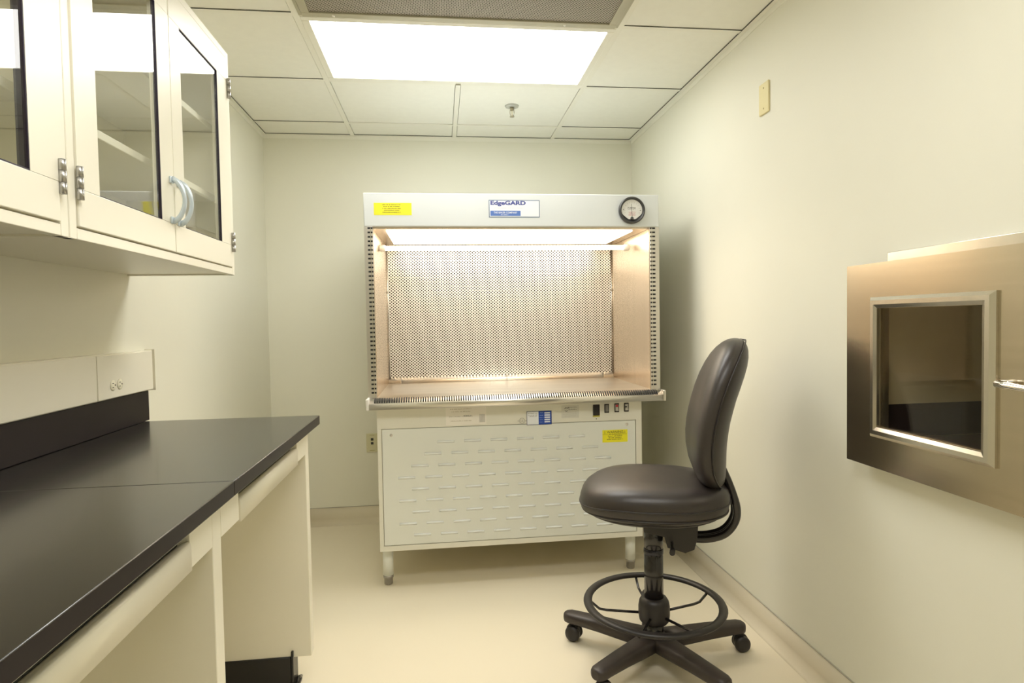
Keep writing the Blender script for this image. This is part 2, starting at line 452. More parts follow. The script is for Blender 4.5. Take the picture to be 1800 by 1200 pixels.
# ------------------------------------------------------------------ lower units
xf = -.455
def drawer(root, y0, y1):
    d = MB()
    # drawer front with a rolled finger pull at the top
    pts = [(xf-.02, .788), (xf+.003, .788), (xf+.003, .834), (xf+.001, .838), (xf-.004, .840), (xf-.012, .838), (xf-.02, .834)]
    d.prism(pts, 'y', y0, y1)
    o = d.build('drawer', CREAM, root, ang=.25)
    b = MB(); b.box(-.93, xf-.0205, y0+.01, y1-.01, .79, .836); b.build('drawer_box', CREAM, o)
    MB().box(xf-.0245, xf-.0203, y0+.001, y1-.001, .826, .8385).build('painted_slot_shade', DARKGAP, o)  # dark strip painting the shade in the recess behind the pull
    return o
# far unit
t = thing('desk_frame', 'cream metal knee-space frame with slim drawer under the far worktop', 'desk frame', (-.70, 1.70, 0), group='cream desk frames')
m = MB(); m.box(-1.0, xf, 2.068, 2.112, .112, CB-.001, .002)
m.build('side_panel', CREAM, t)
m = MB()
m.box(xf-.02, xf, 1.2885, 1.400, .793, CB-.001, .001); m.box(xf-.02, xf, 1.950, 2.0675, .793, CB-.001, .001)
m.box(xf-.055, xf-.034, 1.400, 1.950, .8387, CB-.001)
m.build('apron', CREAM, t)
MB().box(xf-.034, xf-.008, 1.4005, 1.9495, .862, CB-.001, .0005).build('top_rail', CREAM, t)
drawer(t, 1.4015, 1.9485)
m = MB(); m.box(-1.0, -.520, 2.062, 2.118, 0.001, .115, .004)
m.box(-.5195, -.512, 2.058, 2.122, .001, .135, .002)
m.build('base_skirt', BLACKV, t)
m = MB(); m.box(-.515, -.500, 2.050, 2.128, .001, .012, .003); m.tube([(-.505, 2.045, .006), (-.503, 2.09, .03), (-.505, 2.128, .012)], .006, 8)
m.build('skirt_toe', BLACKV, t)
# near unit
t = thing('desk_frame', 'cream metal knee-space frame with drawer under the worktop nearest the viewer', 'desk frame', (-.70, .85, 0), group='cream desk frames')
MB().box(-1.0, xf, 1.242, 1.2875, .112, CB-.001, .002).build('side_panel', CREAM, t)
MB().box(-1.0, xf, .43, .475, .112, CB-.001, .002).build('side_panel', CREAM, t)
m = MB()
m.box(xf-.02, xf, 1.135, 1.2415, .790, CB-.001, .001); m.box(xf-.02, xf, .4755, .585, .790, CB-.001, .001)
m.box(xf-.055, xf-.034, .585, 1.135, .8387, CB-.001)
m.build('apron', CREAM, t)
drawer(t, .5865, 1.1335)
for y in (1.237, .427):
    MB().box(-1.0, -.52, y, y+.054, .001, .1125, .003).build('base_skirt', BLACKV, t)

# ------------------------------------------------------------------ wall cabinets
def wall_cabinet(y0, y1, doors, label):
    zb, zt, xb, xq = 1.396, 2.135, XL+.001, -.690
    t = thing('wall_cabinet', label, 'cabinet', ((xb+xq)/2, (y0+y1)/2, zb), group='cream wall cabinets')
    th = .019
    m = MB()
    m.box(xb, xq-.0005, y0, y0+th, zb, zt); m.box(xb, xq-.0005, y1-th, y1, zb, zt)
    m.box(xb, xq-.0005, y0+th, y1-th, zt-th, zt); m.box(xb, xb+.006, y0+th, y1-th, zb+.02, zt-th)
    m.build('carcass', CREAM, t, smooth=False)
    MB().box(xb, xq-.012, y0+th, y1-th, zb+.004, zb+.020).build('bottom_panel', CREAM, t, smooth=False)
    # front frame
    m = MB(); fb = .022
    m.box(xq-.019, xq, y0+.0005, y0+.024, zb, zt, .0015); m.box(xq-.019, xq, y1-.024, y1-.0005, zb, zt, .0015)
    m.box(xq-.019, xq, y0+.024, y1-.024, zb, zb+fb, .0015); m.box(xq-.019, xq, y0+.024, y1-.024, zt-fb, zt, .0015)
    m.build('front_frame', CREAM, t)
    for z in (1.640, 1.868):
        MB().box(xb+.006, xq-.045, y0+th+.001, y1-th-.001, z, z+.019, .002).build('shelf', mat('shelf_white', (.84, .82, .74), .35, noise=.01), t)
    for (d0, d1, ga, gb, hs) in doors:
        m = MB(); dz0, dz1, gz0, gz1 = zb+fb+.003, zt-fb-.003, 1.495, 2.034
        xo, xi = xq+.003, xq-.016
        m.box(xi, xo, d0, d1, dz0, gz0, .002); m.box(xi, xo, d0, d1, gz1, dz1, .002)
        m.box(xi, xo, d0, ga, gz0, gz1, 0); m.box(xi, xo, gb, d1, gz0, gz1, 0)
        d = m.build('door', CREAM, t)
        m = MB(); g = .002 if y0 < 1 else .0012
        gx = xo-.0006; xk = xi if y0 < 1 else xo-.010
        m.box(xk, gx, ga, ga+g, gz0, gz1); m.box(xk, gx, gb-g, gb, gz0, gz1)
        m.box(xk, gx, ga+g, gb-g, gz0, gz0+g); m.box(xk, gx, ga+g, gb-g, gz1-g, gz1)
        m.build('gasket', GASKET, d)
        MB().box(xo-.008, xo-.004, ga+.0022, gb-.0022, gz0+.0022, gz1-.0022).build('glass_pane', CLASS, d, smooth=False)
        hy = d0 if hs < 0 else d1
        for hz in (1.472, 1.980):
            m = MB()
            for k in range(3):
                z = hz+.0215*k
                m.lathe([(.0, z), (.0062, z), (.0062, z+.0205), (.0, z+.0205)], (xq+.008, hy+.001*hs, 0), n=16)
            m.build('hinge', HINGE, d)
        py = (d1-.020) if hs < 0 else (d0+.020)
        pts = []; n = 15
        for k in range(n):
            u = k/(n-1); pts.append((xo+.004+.030*math.sin(PI*u)**.55, py, 1.497+.112*u))
        m = MB(); m.tube(pts, [.0075-.002*math.sin(PI*k/(n-1)) for k in range(n)], 12, flat=.75, up=(0, 1, 0))
        m.box(xo, xo+.006, py-.008, py+.008, 1.492, 1.510, .002); m.box(xo, xo+.006, py-.008, py+.008, 1.596, 1.614, .002)
        m.build('handle', PULL, d)
    return t
wall_cabinet(1.237, 2.160, [(1.264, 1.694, 1.340, 1.622, -1), (1.698, 2.133, 1.762, 2.042, 1)],
             'cream wall cabinet with two glass doors and arched blue handles, nearest the back wall')
wall_cabinet(.312, 1.235, [(.339, .769, .415, .697, -1), (.773, 1.208, .840, 1.128, 1)],
             'cream glass-door wall cabinet cut off by the left edge of the picture')

# ------------------------------------------------------------------ clean bench (flow hood)
hx0, hx1, hy0, hy1 = -.333, 1.043, 2.800, 3.560
ix0, ix1, iy1 = -.295, .998, 3.450
t = hood = thing('flow_hood', 'white and steel clean-air workbench with lit perforated chamber against the back wall', 'workbench', (.35, 3.15, 0))
m = MB(); m.box(hx0, hx1, hy0, hy1, 1.6605, 1.812, .004, 2)
m.build('header', HEAD, t)
m = MB(); m.box(ix0+.001, ix1-.001, hy0+.02, iy1, 1.652, 1.660)
m.build('chamber_ceiling', STEELW, t, smooth=False)
MB().box(-.240, .932, 2.862, 3.330, 1.648, 1.6515).build('light_diffuser', LIGHT2, t, smooth=False)
# side panels with slotted front edge
def side(x0, x1, inner, sg):
    m = MB(); m.box(x0, x1, hy0, hy1-.01, .886, 1.660, .001)
    m.mi = 1
    z = .905
    while z < 1.65:
        m.box(min(inner, inner+sg*.022), max(inner, inner+sg*.025), hy0-.0008, hy0+.008, z, z+.0078)
        z += .0196
    m.mi = 2
    c = inner+sg*.009
    m.box(c-.0012, c+.0012, hy0-.0009, hy0+.001, .895, 1.655)
    m.mi = 0
    return m
side(hx0, ix0, ix0-.0005, -1).build('side_panel', [STEEL, SLOT, STEELB], t, smooth=False)
side(ix1, hx1, ix1+.0005, 1).build('side_panel', [STEEL, SLOT, STEELB], t, smooth=False)
for x0, x1 in ((ix0+.0002, ix0+.002), (ix1-.002, ix1-.0002)):
    MB().box(x0, x1, hy0+.009, iy1, .886, 1.651).build('chamber_side', STEELW, t, smooth=False)
MB().box(ix0+.002, ix1-.002, iy1-.002, iy1, .912, 1.651).build('perforated_back', PERF, t, smooth=False)
MB().box(ix0, ix1, iy1+.001, hy1-.01, .886, 1.660).build('rear_plenum', STEEL, t, smooth=False)
m = MB(); m.prism([(3.420, .8867), (iy1-.0025, .918), (iy1-.0025, .8867)], 'x', ix0+.003, ix1-.003)
m.build('lower_deflector', mat('polished_strip', (.98, .95, .90), .38, metal=1, noise=.02), t, smooth=False)
for px in (-.225, .37, .93):
    MB().box(px-.0015, px+.0015, 3.410, 3.446, .889, .918).build('clip', HINGE, t)
for x in (ix0+.007, ix1-.007):
    o = MB().lathe([(.003, .888), (.003, 1.65)], (x, iy1-.008, 0), n=10).build('corner_rod', HINGE, t)
    for z in (1.13, 1.39):
        MB().box(x-.004, x+.004, iy1-.014, iy1-.003, z, z+.012, .001).build('bracket', HINGE, o)
# UV tube
o = MB().lathe([(.012, -.270), (.012, .955)], (0, 3.06, 1.594), 'x', 20).build('lamp_tube', TUBE, t)
for a, b in ((-.2925, -.262), (.948, .978)):
    MB().lathe([(.0, a), (.013, a), (.0165, a+.004), (.0165, b-.004), (.014, b), (.0, b)], (0, 3.06, 1.594), 'x', 20).build('lamp_socket', SOCK, o)
# work surface with slotted front lip
m = MB()
prof = [(2.738, .838), (2.738, .863), (2.741, .868), (2.762, .885), (2.768, .8865), (3.5, .8865), (3.5, .838)]
m.prism(prof, 'x', hx0-.004, hx1+.004)
m.mi = 1
x = ix0+.004-.0107
while x < ix1+.012:
    m.prism([(2.7415, .8680), (2.7410, .8686), (2.7616, .8858), (2.768, .8873), (2.778, .8873), (2.778, .8800), (2.755, .872)], 'x', x, x+.0056)
    x += .0107
m.mi = 0
m.build('work_surface', [mat('lip_steel', (.80, .77, .72), .28, metal=1, noise=.06, nscale=12, stretch=(.1, 1, 1)), SLOT], t, ang=.5)
for x0, x1 in ((hx0-.005, hx0+.010), (hx1-.010, hx1+.005)):
    MB().box(x0, x1, 2.736, 2.80, .836, .888, .005, 3).build('lip_end_cap', SOCK if x0 < 0 else STEEL, t)
# lower body
bx0, bx1 = -.297, .948
m = MB()
m.box(bx0, bx1, hy0+.012, hy1-.02, .176, .8375)
m.box(bx0, bx1, hy0, hy0+.0118, .742, .8375)          # control rail
m.box(bx0, -.279, hy0, hy0+.0118, .176, .7418); m.box(.920, bx1, hy0, hy0+.0118, .176, .7418)
m.box(-.279, .920, hy0, hy0+.0118, .176, .2000)
m.build('body', BODYF, t, smooth=False)
# louvred access panel
m = MB(); m.box(-.276, .917, hy0+.001, hy0+.0115, .203, .739, .001)
m.mi = 1
rows = [(-.026, 6), (-.086, 7), (-.147, 8), (-.208, 9), (-.147, 8), (-.206, 9), (-.146, 8), (-.206, 9), (-.142, 8)]
for i, (xs0, n) in enumerate(rows):
    z = .6745-.0535*i
    for k in range(n):
        x = xs0+.1235*k
        m.prism([(hy0+.0012, z+.0045), (hy0-.004, z+.0015), (hy0-.0045, z-.001), (hy0+.0012, z-.007)][::1], 'x', x, x+.078)
m.build('louvred_panel', [BODY, mat('louvre_highlight', (.88, .91, .91), .35, noise=.01)], t, ang=.3)  # louvres coloured paler than the panel to paint in their highlights
for x, z in ((-.235, .712), (.875, .722)):
    m = MB()
    m.lathe([(.0, hy0+.0002), (.007, hy0+.0002), (.007, hy0+.002)], (x, 0, z), 'y', 16)
    m.build('panel_fastener', mat('fastener_beige', (.62, .58, .52), .4, noise=.03), t)
for x in (-.268, .905):
    for y in (2.862, 3.42):
        l = MB().lathe([(.0245, .046), (.0245, .176)], (x, y, 0), n=28).build('leg', BODY, t)
        MB().lathe([(.0, .0005), (.018, .0005), (.020, .004), (.020, .030), (.0235, .032), (.0235, .0455), (.0, .0455)], (x, y, 0), n=28).build('foot', FOOT, l)

def plate(name, x0, x1, z0, z1, mt, root=hood, y=hy0, th=.0006, label=None):
    o = MB().box(x0, x1, y-th, y-.00002, z0, z1).build(name, mt, root, smooth=False)
    if label: o['label'] = label
    return o
def words(root, x0, x1, zs, h, y, mt, seed):
    m = MB(); word_lines(m, x0, x1, zs, h, y, seed); return m.build('lettering', mt, root, smooth=False)
y1_ = hy0-.0007
# yellow notice on the header
p = plate('notice_label', -.287, -.119, 1.712, 1.767, YEL, label='yellow notice with five short lines of print')
words(p, -.252, -.165, [1.7565-.0085*k for k in range(5)], .0045, y1_, INKY, 3)
# name plate
p = plate('name_plate', .232, .469, 1.703, 1.783, mat('plate_border', (.16, .22, .33), .4, noise=.02), label='white name plate with blue lettering')
MB().box(.2355, .4655, hy0-.0010, hy0-.0007, 1.7065, 1.7795).build('plate_face', WHL, p, smooth=False)
lettering('lettering', 'EdgeGARD', .240, .404, 1.754, 1.779, hy0-.0013, INKB, p, bold=.04)
MB().box(.239, .379, hy0-.0013, hy0-.0011, 1.710, 1.733).build('blue_band', BLUM, p, smooth=False)
lettering('band_lettering', 'THE BAKER COMPANY', .254, .364, 1.7205, 1.7295, hy0-.0016, INKW, p, bold=.01)
words(p, .285, .325, [1.7135], .003, hy0-.0014, INKW, 5)
words(p, .24, .41, [1.7455], .002, hy0-.0011, mat('faint_ink', (.62, .64, .66), .5, noise=.01), 6)
# gauge
gx, gz = .9085, 1.7365
o = MB().lathe([(.0, hy0), (.063, hy0), (.063, hy0-.014), (.060, hy0-.018), (.055, hy0-.018), (.0525, hy0-.012), (.0525, hy0-.008), (.0, hy0-.008)][::1], (gx, 0, gz), 'y', 48).build('pressure_gauge', GRING, t)
o['label'] = 'round pressure gauge with dark ring and white dial'
m = MB(); pts = []
for k in range(40):
    a = 2*PI*k/40; r_ = .0505
    x_, z_ = r_*math.cos(a), r_*math.sin(a)
    if z_ < -.018: x_ *= max(.15, 1-(-.018-z_)*16)
    pts.append((gx+x_, gz+max(z_, -.042)))
m.prism(pts, 'y', hy0-.0095, hy0-.0085)
m.build('dial', GFACE, o, smooth=False)
lettering('dial_lettering', 'CUSTOM', gx-.021, gx+.017, gz+.004, gz+.014, hy0-.0100, INK, o)
m = MB()
for k in range(13):
    a = R(200-220*k/12); ca, sa = math.cos(a), math.sin(a)
    m.tube([(gx+ca*.034, hy0-.0098, gz+.0+sa*.034), (gx+ca*.040, hy0-.0098, gz+sa*.040)], .0005, 6)
m.lathe([(.0, hy0-.0105), (.0025, hy0-.0105), (.0025, hy0-.0096)], (gx-.041, 0, gz+.003), 'y', 12)
m.lathe([(.0, hy0-.0105), (.0025, hy0-.0105), (.0025, hy0-.0096)], (gx+.041, 0, gz-.001), 'y', 12)
m.build('dial_marks', INKG, o, smooth=False)
words(o, gx-.018, gx+.018, [gz-.010, gz-.017, gz-.024], .003, hy0-.0096, INKR, 8)
m = MB(); m.tube([(gx, hy0-.0108, gz-.038), (gx-.003, hy0-.0108, gz+.030)], .0007, 6)
m.lathe([(.0, hy0-.0125), (.006, hy0-.0125), (.008, hy0-.0096)], (gx, 0, gz-.038), 'y', 16)
m.build('needle', GRING, o)
# control rail labels
p = plate('pale_label', .015, .202, .748, .833, CLRL)
words(p, .03, .14, [.820, .808, .785, .765], .004, y1_, mat('faint_ink2', (.58, .54, .44), .5, noise=.01), 11)
words(p, .095, .135, [.7865], .006, y1_, INKG, 12)
m = MB()
for k in range(9): m.box(.170+.003*k, .1715+.003*k, y1_-.0002, y1_, .757, .795)
m.build('barcode', INKG, p, smooth=False)
m = MB()      # small certification mark: letters in a ring
m.tube([(.370+.0125*math.cos(2*PI*k/24), hy0-.001, .757+.0125*math.sin(2*PI*k/24)) for k in range(24)], .0008, 6, closed=True)
o = m.build('certification_mark', INKG, t)
lettering('mark_lettering', 'UL', .3635, .3765, .7515, .7625, hy0-.0012, INKG, o)
lettering('mark_lettering', 'c', .349, .355, .7535, .7595, hy0-.0012, INKG, o)
lettering('mark_lettering', 'us', .3845, .392, .7535, .7595, hy0-.0012, INKG, o)
p = plate('blue_label', .3915, .5105, .735, .800, mat('label_navy', (.02, .03, .14), .4, noise=.02), label='white and blue rectangular label')
MB().box(.3935, .448, hy0-.0010, hy0-.0007, .737, .798).build('white_field', WHL, p, smooth=False)
MB().box(.448, .5085, hy0-.0010, hy0-.0007, .737, .798).build('blue_field', BLUL, p, smooth=False)
words(p, .398, .444, [.788, .780, .774], .003, hy0-.0011, INKG, 21)
m = MB()
for k, z in enumerate((.787, .7765, .766, .7555, .745)): m.box(.476, .503, hy0-.0013, hy0-.0011, z, z+.0065)
m.build('white_stripe', INKW, p, smooth=False)
words(p, .452, .472, [.790, .778, .767, .757, .746], .003, hy0-.0011, mat('pale_blue_ink', (.3, .4, .75), .5, noise=.01), 22)
p = plate('rating_label', .558, .642, .762, .822, mat('pale_grey_label', (.68, .67, .60), .35, noise=.02))
words(p, .590, .632, [.811, .800], .004, y1_, INKG, 31)
words(p, .565, .63, [.788, .779, .770], .003, y1_, mat('faint_ink3', (.55, .53, .47), .5, noise=.01), 32)
m = MB()
for k in range(3):
    m.tube([(.573+.008*k, y1_-.0005, .806+.003*(k % 2)), (.577+.008*k, y1_-.0005, .813), (.580+.008*k, y1_-.0005, .806)], .0009, 6)
m.tube([(.576, y1_-.0005, .797), (.582, y1_-.0005, .793), (.588, y1_-.0005, .798)], .0009, 6)
m.build('pictogram', INK, p)
# outlet, switches
m = MB(); m.box(.710, .742, hy0-.006, hy0, .770, .8215, .002); o = m.build('power_outlet', BPLAST, t); o['label'] = 'black rectangular outlet with yellow strip below'
MB().box(.709, .743, hy0-.002, hy0-.0001, .7625, .769).build('yellow_strip', mat('olive_yellow', (.52, .46, .06), .5, noise=.02), o)
MB().lathe([(.0, hy0-.002), (.0022, hy0-.002), (.0022, hy0-.0001)], (.726, 0, .753), 'y', 12).build('indicator', INK, t)
for x, zt_, colr, lab in ((.7655, .822, mat('rocker_dark', (.26, .25, .23), .35, noise=.02), 'dark grey rocker switch'), (.8145, .8235, ROCKW, 'white rocker switch with red top'), (.862, .8245, ROCKW, 'white rocker switch with black mark')):
    o = MB().box(x, x+.0225, hy0-.003, hy0, zt_-.042, zt_, .001).build('rocker_switch', BPLAST, t); o['label'] = lab
    m = MB(); m.prism([(hy0-.004, zt_-.036), (hy0-.008, zt_-.033), (hy0-.005, zt_-.020), (hy0-.0055, zt_-.006), (hy0-.0032, zt_-.005), (hy0-.0032, zt_-.036)], 'x', x+.004, x+.0185)
    m.build('rocker', colr, o)
    if lab.endswith('red top'): MB().box(x+.0055, x+.017, hy0-.0064, hy0-.0052, zt_-.017, zt_-.006).build('red_lens', mat('red_lens', (.65, .06, .08), .3, noise=.02), o)
    if lab.endswith('black mark'): MB().box(x+.004, x+.013, hy0-.0062, hy0-.0050, zt_-.021, zt_-.015).build('black_mark', INK, o)
# warning label on the louvred panel
p = plate('warning_label', .755, .878, .638, .697, YEL, y=hy0+.001, label='yellow warning label with two triangles')
lettering('lettering', 'WARNING', .777, .856, .6805, .6930, hy0-.0002, INK, p)
words(p, .776, .857, [.6735, .6655, .6575, .6495], .0045, hy0+.0003, INKY, 41)
for x in (.766, .864):
    m = MB()
    m.tube([(x-.0085, hy0-.0001, .6755), (x+.0085, hy0-.0001, .6755), (x, hy0-.0001, .6915)], .0007, 6, closed=True)
    m.box(x-.0006, x+.0006, hy0-.0006, hy0+.0003, .679, .686)
    m.build('warning_triangle', INK, p, smooth=False)

# ------------------------------------------------------------------ pass-through chamber on the right wall
dx = 1.180; dy0, dy1, dz0, dz1 = .930, 1.645, .803, 1.3655
t = thing('pass_through_chamber', 'stainless steel pass-through chamber with windowed door mounted on the right wall', 'pass-through', (XR, 1.30, .80))
m = MB()   # flange / body ring against the wall
def ring_yz(m, x0, x1, ya, yb, za, zb, b, bev=0):
    m.box(x0, x1, ya, yb, za, za+b, bev); m.box(x0, x1, ya, yb, zb-b, zb, bev)
    m.box(x0, x1, ya, ya+b, za+b, zb-b, bev); m.box(x0, x1, yb-b, yb, za+b, zb-b, bev)
ring_yz(m, dx+.014, XR-.001, .97, 1.600, .830, 1.350, .06)
m.build('body', STEELD, t, smooth=False)
MB().box(XR-.021, XR-.0005, .85, 1.522, 1.351, 1.393, .002).build('top_flange', STEELB, t)
m = MB()   # cavity liner going through the wall
ca = dict(x0=dx+.014, x1=1.80, ya=1.05, yb=1.57+.02)
m.box(XR-.002, 1.60, oy0+.001, oy0+.008, oz0+.001, oz1-.001); m.box(XR-.002, 1.60, oy1-.008, oy1-.001, oz0+.001, oz1-.001)
m.box(XR-.002, 1.60, oy0+.008, oy1-.008, oz1-.008, oz1-.001)
m.box(1.592, 1.60, oy0+.008, oy1-.008, oz0+.008, oz1-.008)
m.build('inner_liner', CAVITY, t, smooth=False)
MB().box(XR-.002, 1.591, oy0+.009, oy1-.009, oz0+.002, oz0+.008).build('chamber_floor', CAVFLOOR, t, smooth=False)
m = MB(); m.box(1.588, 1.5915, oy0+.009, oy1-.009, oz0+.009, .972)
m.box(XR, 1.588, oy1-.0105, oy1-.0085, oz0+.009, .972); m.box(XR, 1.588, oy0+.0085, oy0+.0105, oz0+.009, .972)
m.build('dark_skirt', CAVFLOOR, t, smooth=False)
wy0, wy1, wz0, wz1 = 1.160, 1.540, .890, 1.272   # window frame outer
fw = .030
m = MB()
iy0_, iy1_, iz0_, iz1_ = wy0+fw, wy1-fw, wz0+fw, wz1-fw
m.box(dx, dx+.013, dy0, iy0_, dz0, dz1, 0); m.box(dx, dx+.013, iy1_, dy1, dz0, dz1, 0)
m.box(dx, dx+.013, iy0_, iy1_, dz0, iz0_, 0); m.box(dx, dx+.013, iy0_, iy1_, iz1_, dz1, 0)
d = m.build('door', STEELD, t, smooth=False)
m = MB()   # mitred bevelled frame
def quad_ring(m, rings):
    b = bmesh.new(); vv = [[b.verts.new(p) for p in r] for r in rings]
    for A, B in zip(vv, vv[1:]+vv[:1]):
        for k in range(4): b.faces.new((A[k], A[(k+1) % 4], B[(k+1) % 4], B[k]))
    bmesh.ops.recalc_face_normals(b, faces=b.faces); m.merge(b)
def rect(x, e): return [(x, wy0+e, wz0+e), (x, wy1-e, wz0+e), (x, wy1-e, wz1-e), (x, wy0+e, wz1-e)]
quad_ring(m, [rect(dx-.0002, 0), rect(dx-.006, 0), rect(dx-.014, .009), rect(dx-.014, .020), rect(dx-.010, .0295), rect(dx+.008, .0295), rect(dx+.008, .0285), rect(dx-.0002, .0285)])
m.build('window_frame', STEELB, d, smooth=False)
MB().box(dx+.003, dx+.008, wy0+.0298, wy1-.0298, wz0+.0298, wz1-.0298).build('window_glass', DGLASS, d, smooth=False)
for z in (.865, 1.245):
    m = MB(); m.box(dx+.004, dx+.020, dy1+.0005, dy1+.007, z, z+.036, .002); m.box(dx+.006, dx+.020, dy1+.0005, dy1+.006, z+.037, z+.062, .002)
    m.build('hinge', HINGE, d)
m = MB()
m.box(dx-.020, dx, 1.118, 1.140, 1.064, 1.084, .003); m.tube([(dx-.020, 1.140, 1.075), (dx-.024, 1.115, 1.074), (dx-.028, 1.08, 1.072), (dx-.030, 1.02, 1.070), (dx-.028, .98, 1.068)], [.011, .010, .009, .009, .008], 14, flat=.8)
m.build('handle', CHROME, d)

# ------------------------------------------------------------------ stool chair
cx, cy = .740, 2.070
CR = R(163)
ch = thing('lab_chair', 'brown-black vinyl drafting chair with foot ring and five castors, facing the left', 'chair', (cx, cy, 0), CR)
def L(mb, name, mt, root=ch, ang=.7): return mb.build(name, mt, root, ang=ang, local=True)
def sell(a, b, n, k, N, cxx=0):
    t_ = 2*PI*k/N; c, s = math.cos(t_), math.sin(t_)
    return (cxx+a*abs(c)**(2/n)*(1 if c >= 0 else -1), b*abs(s)**(2/n)*(1 if s >= 0 else -1))
N = 64
def seat_pt(sc, z, k):
    x, y = sell(.258, .235, 2.6, k, N)
    # rounder front, slightly narrower back
    y *= 1-.10*max(0, -x/.258)**2-.05*max(0, x/.258)**3
    x *= sc; y *= sc
    f = max(0, (x-.08)/.18); z2 = z-.022*f*f*(1 if z > .57 else .35)
    z2 -= .006*max(0, 1-(y/.16)**2)*max(0, 1-((x+.06)/.14)**2) if z > .64 else 0
    return (x, y, z2)
prof = [(.78, .552), (.90, .556), (.965, .568), (.985, .582), (1.0, .602), (.998, .618), (.975, .634), (.93, .648), (.86, .658), (.75, .665), (.55, .670), (.3, .671), (.08, .671)]
m = MB(); m.loft([[seat_pt(s_, z_, k) for k in range(N)] for s_, z_ in prof])
L(m, 'seat', LEATH, ang=1.2)
for s_, z_ in ((1.0, .602), (.972, .570)):
    m = MB(); m.tube([seat_pt(s_*1.001, z_, k) for k in range(N)], .0030, 8, closed=True); L(m, 'seat_piping', BPLAST)
m = MB(); m.loft([[seat_pt(s_, z_, k) for k in range(N)] for s_, z_ in ((.70, .538), (.80, .540), (.88, .551), (.88, .554))])
L(m, 'seat_pan', BPLAST)
# backrest: cross-sections along its height
cen = [(.640, -.222), (.68, -.203), (.74, -.193), (.82, -.196), (.90, -.210), (.98, -.232), (1.05, -.258), (1.11, -.282), (1.150, -.298)]
def cen_at(z):
    for (a, sa), (b, sb) in zip(cen, cen[1:]):
        if z <= b: u = (z-a)/(b-a); return sa+(sb-sa)*u
    return cen[-1][1]
zb_, zt_ = .640, 1.150
def back_ring(u, scale_t=1.0):
    z = zb_+(zt_-zb_)*u
    v = abs(2*u-1)
    w_ = .208*(1-v**3.7)**(1/2.3)*(1-.13*max(0, u-.45)/.55) if v < 1 else 0
    th_ = .060*(1-v**5)**(1/2)*(1-.06*max(0, u-.3)/.7) if v < 1 else 0
    s0 = cen_at(z); out = []; sl = (cen_at(min(z+.03, zt_))-cen_at(max(z-.03, zb_)))/(min(z+.03, zt_)-max(z-.03, zb_))
    for k in range(48):
        a = 2*PI*k/48; c, s = math.cos(a), math.sin(a)
        yy = w_*abs(s)**(2/2.4)*(1 if s >= 0 else -1)
        xx = th_*abs(c)**(2/2.3)*(1 if c >= 0 else -1)
        wrap = .030*(yy/.2)**2
        out.append((s0+xx*(1.12 if xx > 0 else .88)+wrap, yy, z-sl*xx))
    return out
us = [.002, .012, .03, .06, .10, .16, .24, .32, .40, .48, .56, .64, .72, .80, .86, .91, .95, .972, .986, .994, .9985]
m = MB(); m.loft([back_ring(u) for u in us]); L(m, 'backrest', LEATH, ang=1.3)
pts = [back_ring(u)[12] for u in us[2:-1]]+[back_ring(u)[36] for u in us[-2:1:-1]]
m = MB(); m.tube([Vector(p)*1.0+Vector((-.012, .0006 if p[1] > 0 else -.0006, 0)) for p in pts], .0024, 8, closed=True); L(m, 'backrest_piping', BPLAST)
# J bar (pair of bent tubes)
m = MB()
for yy in (-.023, .023):
    path = [(-.235, .70), (-.252, .66), (-.268, .615), (-.280, .570), (-.279, .530), (-.262, .495), (-.235, .470), (-.195, .456), (-.15, .452), (-.10, .458)]
    fine = []
    for i in range(len(path)-1):
        p0, p1, p2, p3 = path[max(i-1, 0)], path[i], path[i+1], path[min(i+2, len(path)-1)]
        for q in range(4):
            u = q/4; fine.append(tuple(.5*(2*p1[k]+(p2[k]-p0[k])*u+(2*p0[k]-5*p1[k]+4*p2[k]-p3[k])*u*u+(3*p1[k]-p0[k]-3*p2[k]+p3[k])*u**3) for k in (0, 1)))
    fine.append(path[-1]); path_ = fine
    m.tube([(a, yy, b) for a, b in path_], .0135, 12, flat=.9, up=(0, 1, 0))
L(m, 'back_support_bar', BGLOSS)
# mechanism
m = MB()
m.prism([(.035, .540), (.035, .478), (-.035, .465), (-.045, .428), (-.105, .412), (-.135, .425), (-.145, .462), (-.15, .540)], 'y', -.055, .055)
m.box(-.12, .09, -.10, .10, .525, .540, .003)
L(m, 'tilt_mechanism', BPLAST)
m = MB(); m.tube([(-.06, .055, .445), (-.055, .13, .452), (-.05, .185, .462)], .005, 8); m.tube([(-.055, .15, .456), (-.05, .195, .463)], .009, 10)
L(m, 'adjusting_lever', BPLAST)
L(MB().lathe([(.0335, .208), (.0335, .392), (.030, .394), (.030, .398), (.0335, .400), (.0335, .500)], n=32), 'column', BGLOSS)
L(MB().lathe([(.034, .385), (.0352, .388), (.0352, .402), (.034, .405)], n=32, cap=False), 'column_collar', mat('dark_chrome', (.06, .06, .07), .12, metal=1, noise=.02))
L(MB().lathe([(.032, .136), (.046, .138), (.0525, .146), (.0555, .165), (.0555, .195), (.052, .214), (.044, .227), (.0345, .229)], n=32), 'foot_ring_hub', BPLAST)
L(MB().lathe([(.0325, .075), (.0325, .15)], n=28), 'lower_column', BGLOSS)
zr = .207
m = MB(); m.tube([(.236*math.cos(2*PI*k/64), .236*math.sin(2*PI*k/64), zr) for k in range(64)], .0155, 12, closed=True, flat=.6)
ring = L(m, 'foot_ring', BPLAST)
for ga in (165, 13, 88, -62, -124):
    a = R(ga)-CR; c, s = math.cos(a), math.sin(a)
    m = MB(); m.tube([(c*.045, s*.045, .168), (c*.17, s*.17, .170), (c*.195, s*.195, .174), (c*.222, s*.222, .196), (c*.228, s*.228, .202)], .0048, 8)
    L(m, 'foot_ring_spoke', BGLOSS)
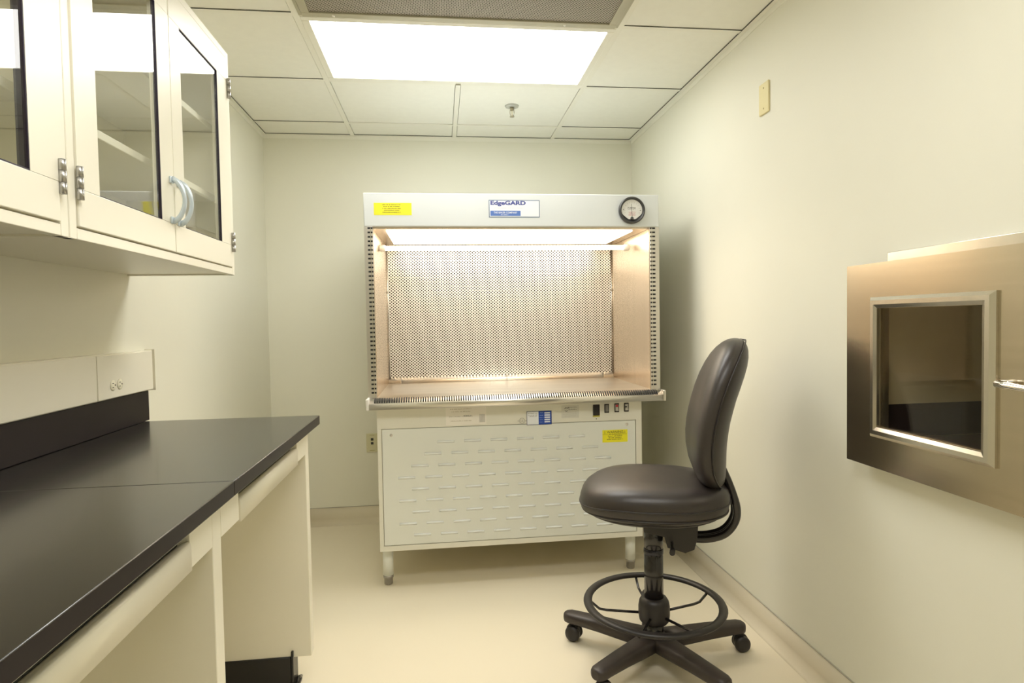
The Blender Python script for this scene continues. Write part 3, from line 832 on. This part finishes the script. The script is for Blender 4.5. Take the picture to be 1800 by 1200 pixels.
# star base
m = MB(); m.lathe([(.0, .050), (.045, .050), (.052, .060), (.052, .088), (.040, .099), (.033, .102), (.0, .102)], n=32)
L(m, 'base_hub', LEGPL)
for ga in (2, 74, 146, 218, 290):
    a = R(ga)-CR; M = Matrix.Rotation(a, 3, 'Z')
    rings = []
    for r_, w_, zt2, zb2 in ((a_, b_, c_+.003, d_-.006) for a_, b_, c_, d_ in ((.030, .034, .098, .052), (.10, .030, .100, .056), (.20, .0265, .103, .066), (.29, .0235, .1045, .072), (.325, .0225, .1045, .073), (.340, .018, .102, .075), (.347, .010, .098, .079))):
        ring_ = []
        for k in range(16):
            b_ = 2*PI*k/16; cc, ss = math.cos(b_), math.sin(b_)
            yy = 1.3*w_*abs(cc)**.7*(1 if cc >= 0 else -1); zz = (zt2+zb2)/2+(zt2-zb2)/2*abs(ss)**.6*(1 if ss >= 0 else -1)
            ring_.append(tuple(M @ Vector((r_, yy, zz))))
        rings.append(ring_)
    m = MB(); m.loft(rings); leg = L(m, 'base_leg', LEGPL, ang=1.0)
    # castor: hood with twin wheels
    p = M @ Vector((.322, 0, 0)); sw = R({2: 172, 74: 150, 146: 145, 218: 165, 290: 140}[ga])-CR; Mc = Matrix.Rotation(sw, 4, 'Z'); Mc.translation = Vector((p.x, p.y, 0))
    b = MB()
    b.lathe([(.006, .050), (.006, .076)], n=10)
    b.lathe([(.0, -.006), (.026, -.006), (.0275, -.003), (.0275, .003), (.026, .006), (.0, .006)], (-.010, 0, .036), 'y', 20)
    for v in b.bm.verts: v.co = Mc @ v.co
    cas = L(b, 'castor', BPLAST, leg)
    for s_ in (-1, 1):
        b = MB(); b.lathe([(.0, s_*.007), (.024, s_*.007), (.0288, s_*.010), (.0292, s_*.017), (.026, s_*.024), (.014, s_*.028), (.0, s_*.028)], (-.012, 0, .0297), 'y', 28)
        for v in b.bm.verts: v.co = Mc @ v.co
        L(b, 'castor_wheel', BPLAST, leg)
    
# ------------------------------------------------------------------ world, camera
w = bpy.data.worlds.new('World'); bpy.context.scene.world = w; w.use_nodes = True
w.node_tree.nodes['Background'].inputs['Color'].default_value = (.9, .88, .8, 1)
w.node_tree.nodes['Background'].inputs['Strength'].default_value = .3

cam = bpy.data.cameras.new('camera'); co = bpy.data.objects.new('camera', cam); C.objects.link(co)
f_, yaw, pitch, roll = 1064.8992, .1169, .0340, -.0175
cyw, syw, cp, sp, cr, sr = math.cos(yaw), math.sin(yaw), math.cos(pitch), math.sin(pitch), math.cos(roll), math.sin(roll)
fwd = Vector((syw*cp, cyw*cp, -sp)); r0 = Vector((cyw, -syw, 0)); u0 = r0.cross(fwd)
rt = r0*cr+u0*sr; up = -r0*sr+u0*cr
Mx = Matrix((rt, up, -fwd)).transposed().to_4x4(); Mx.translation = Vector((0, 0, 1.225))
co.matrix_world = Mx
cam.sensor_width = 36; cam.lens = 36*f_/1800; cam.clip_start = .02
sc = bpy.context.scene; sc.camera = co
sc.view_settings.view_transform = 'Standard'; sc.view_settings.look = 'None'
sc.view_settings.exposure = 0; sc.view_settings.gamma = 1
sc.cycles.use_denoising = True
sc.cycles.max_bounces = 12; sc.cycles.diffuse_bounces = 8; sc.cycles.glossy_bounces = 6
sc.cycles.sample_clamp_indirect = 6
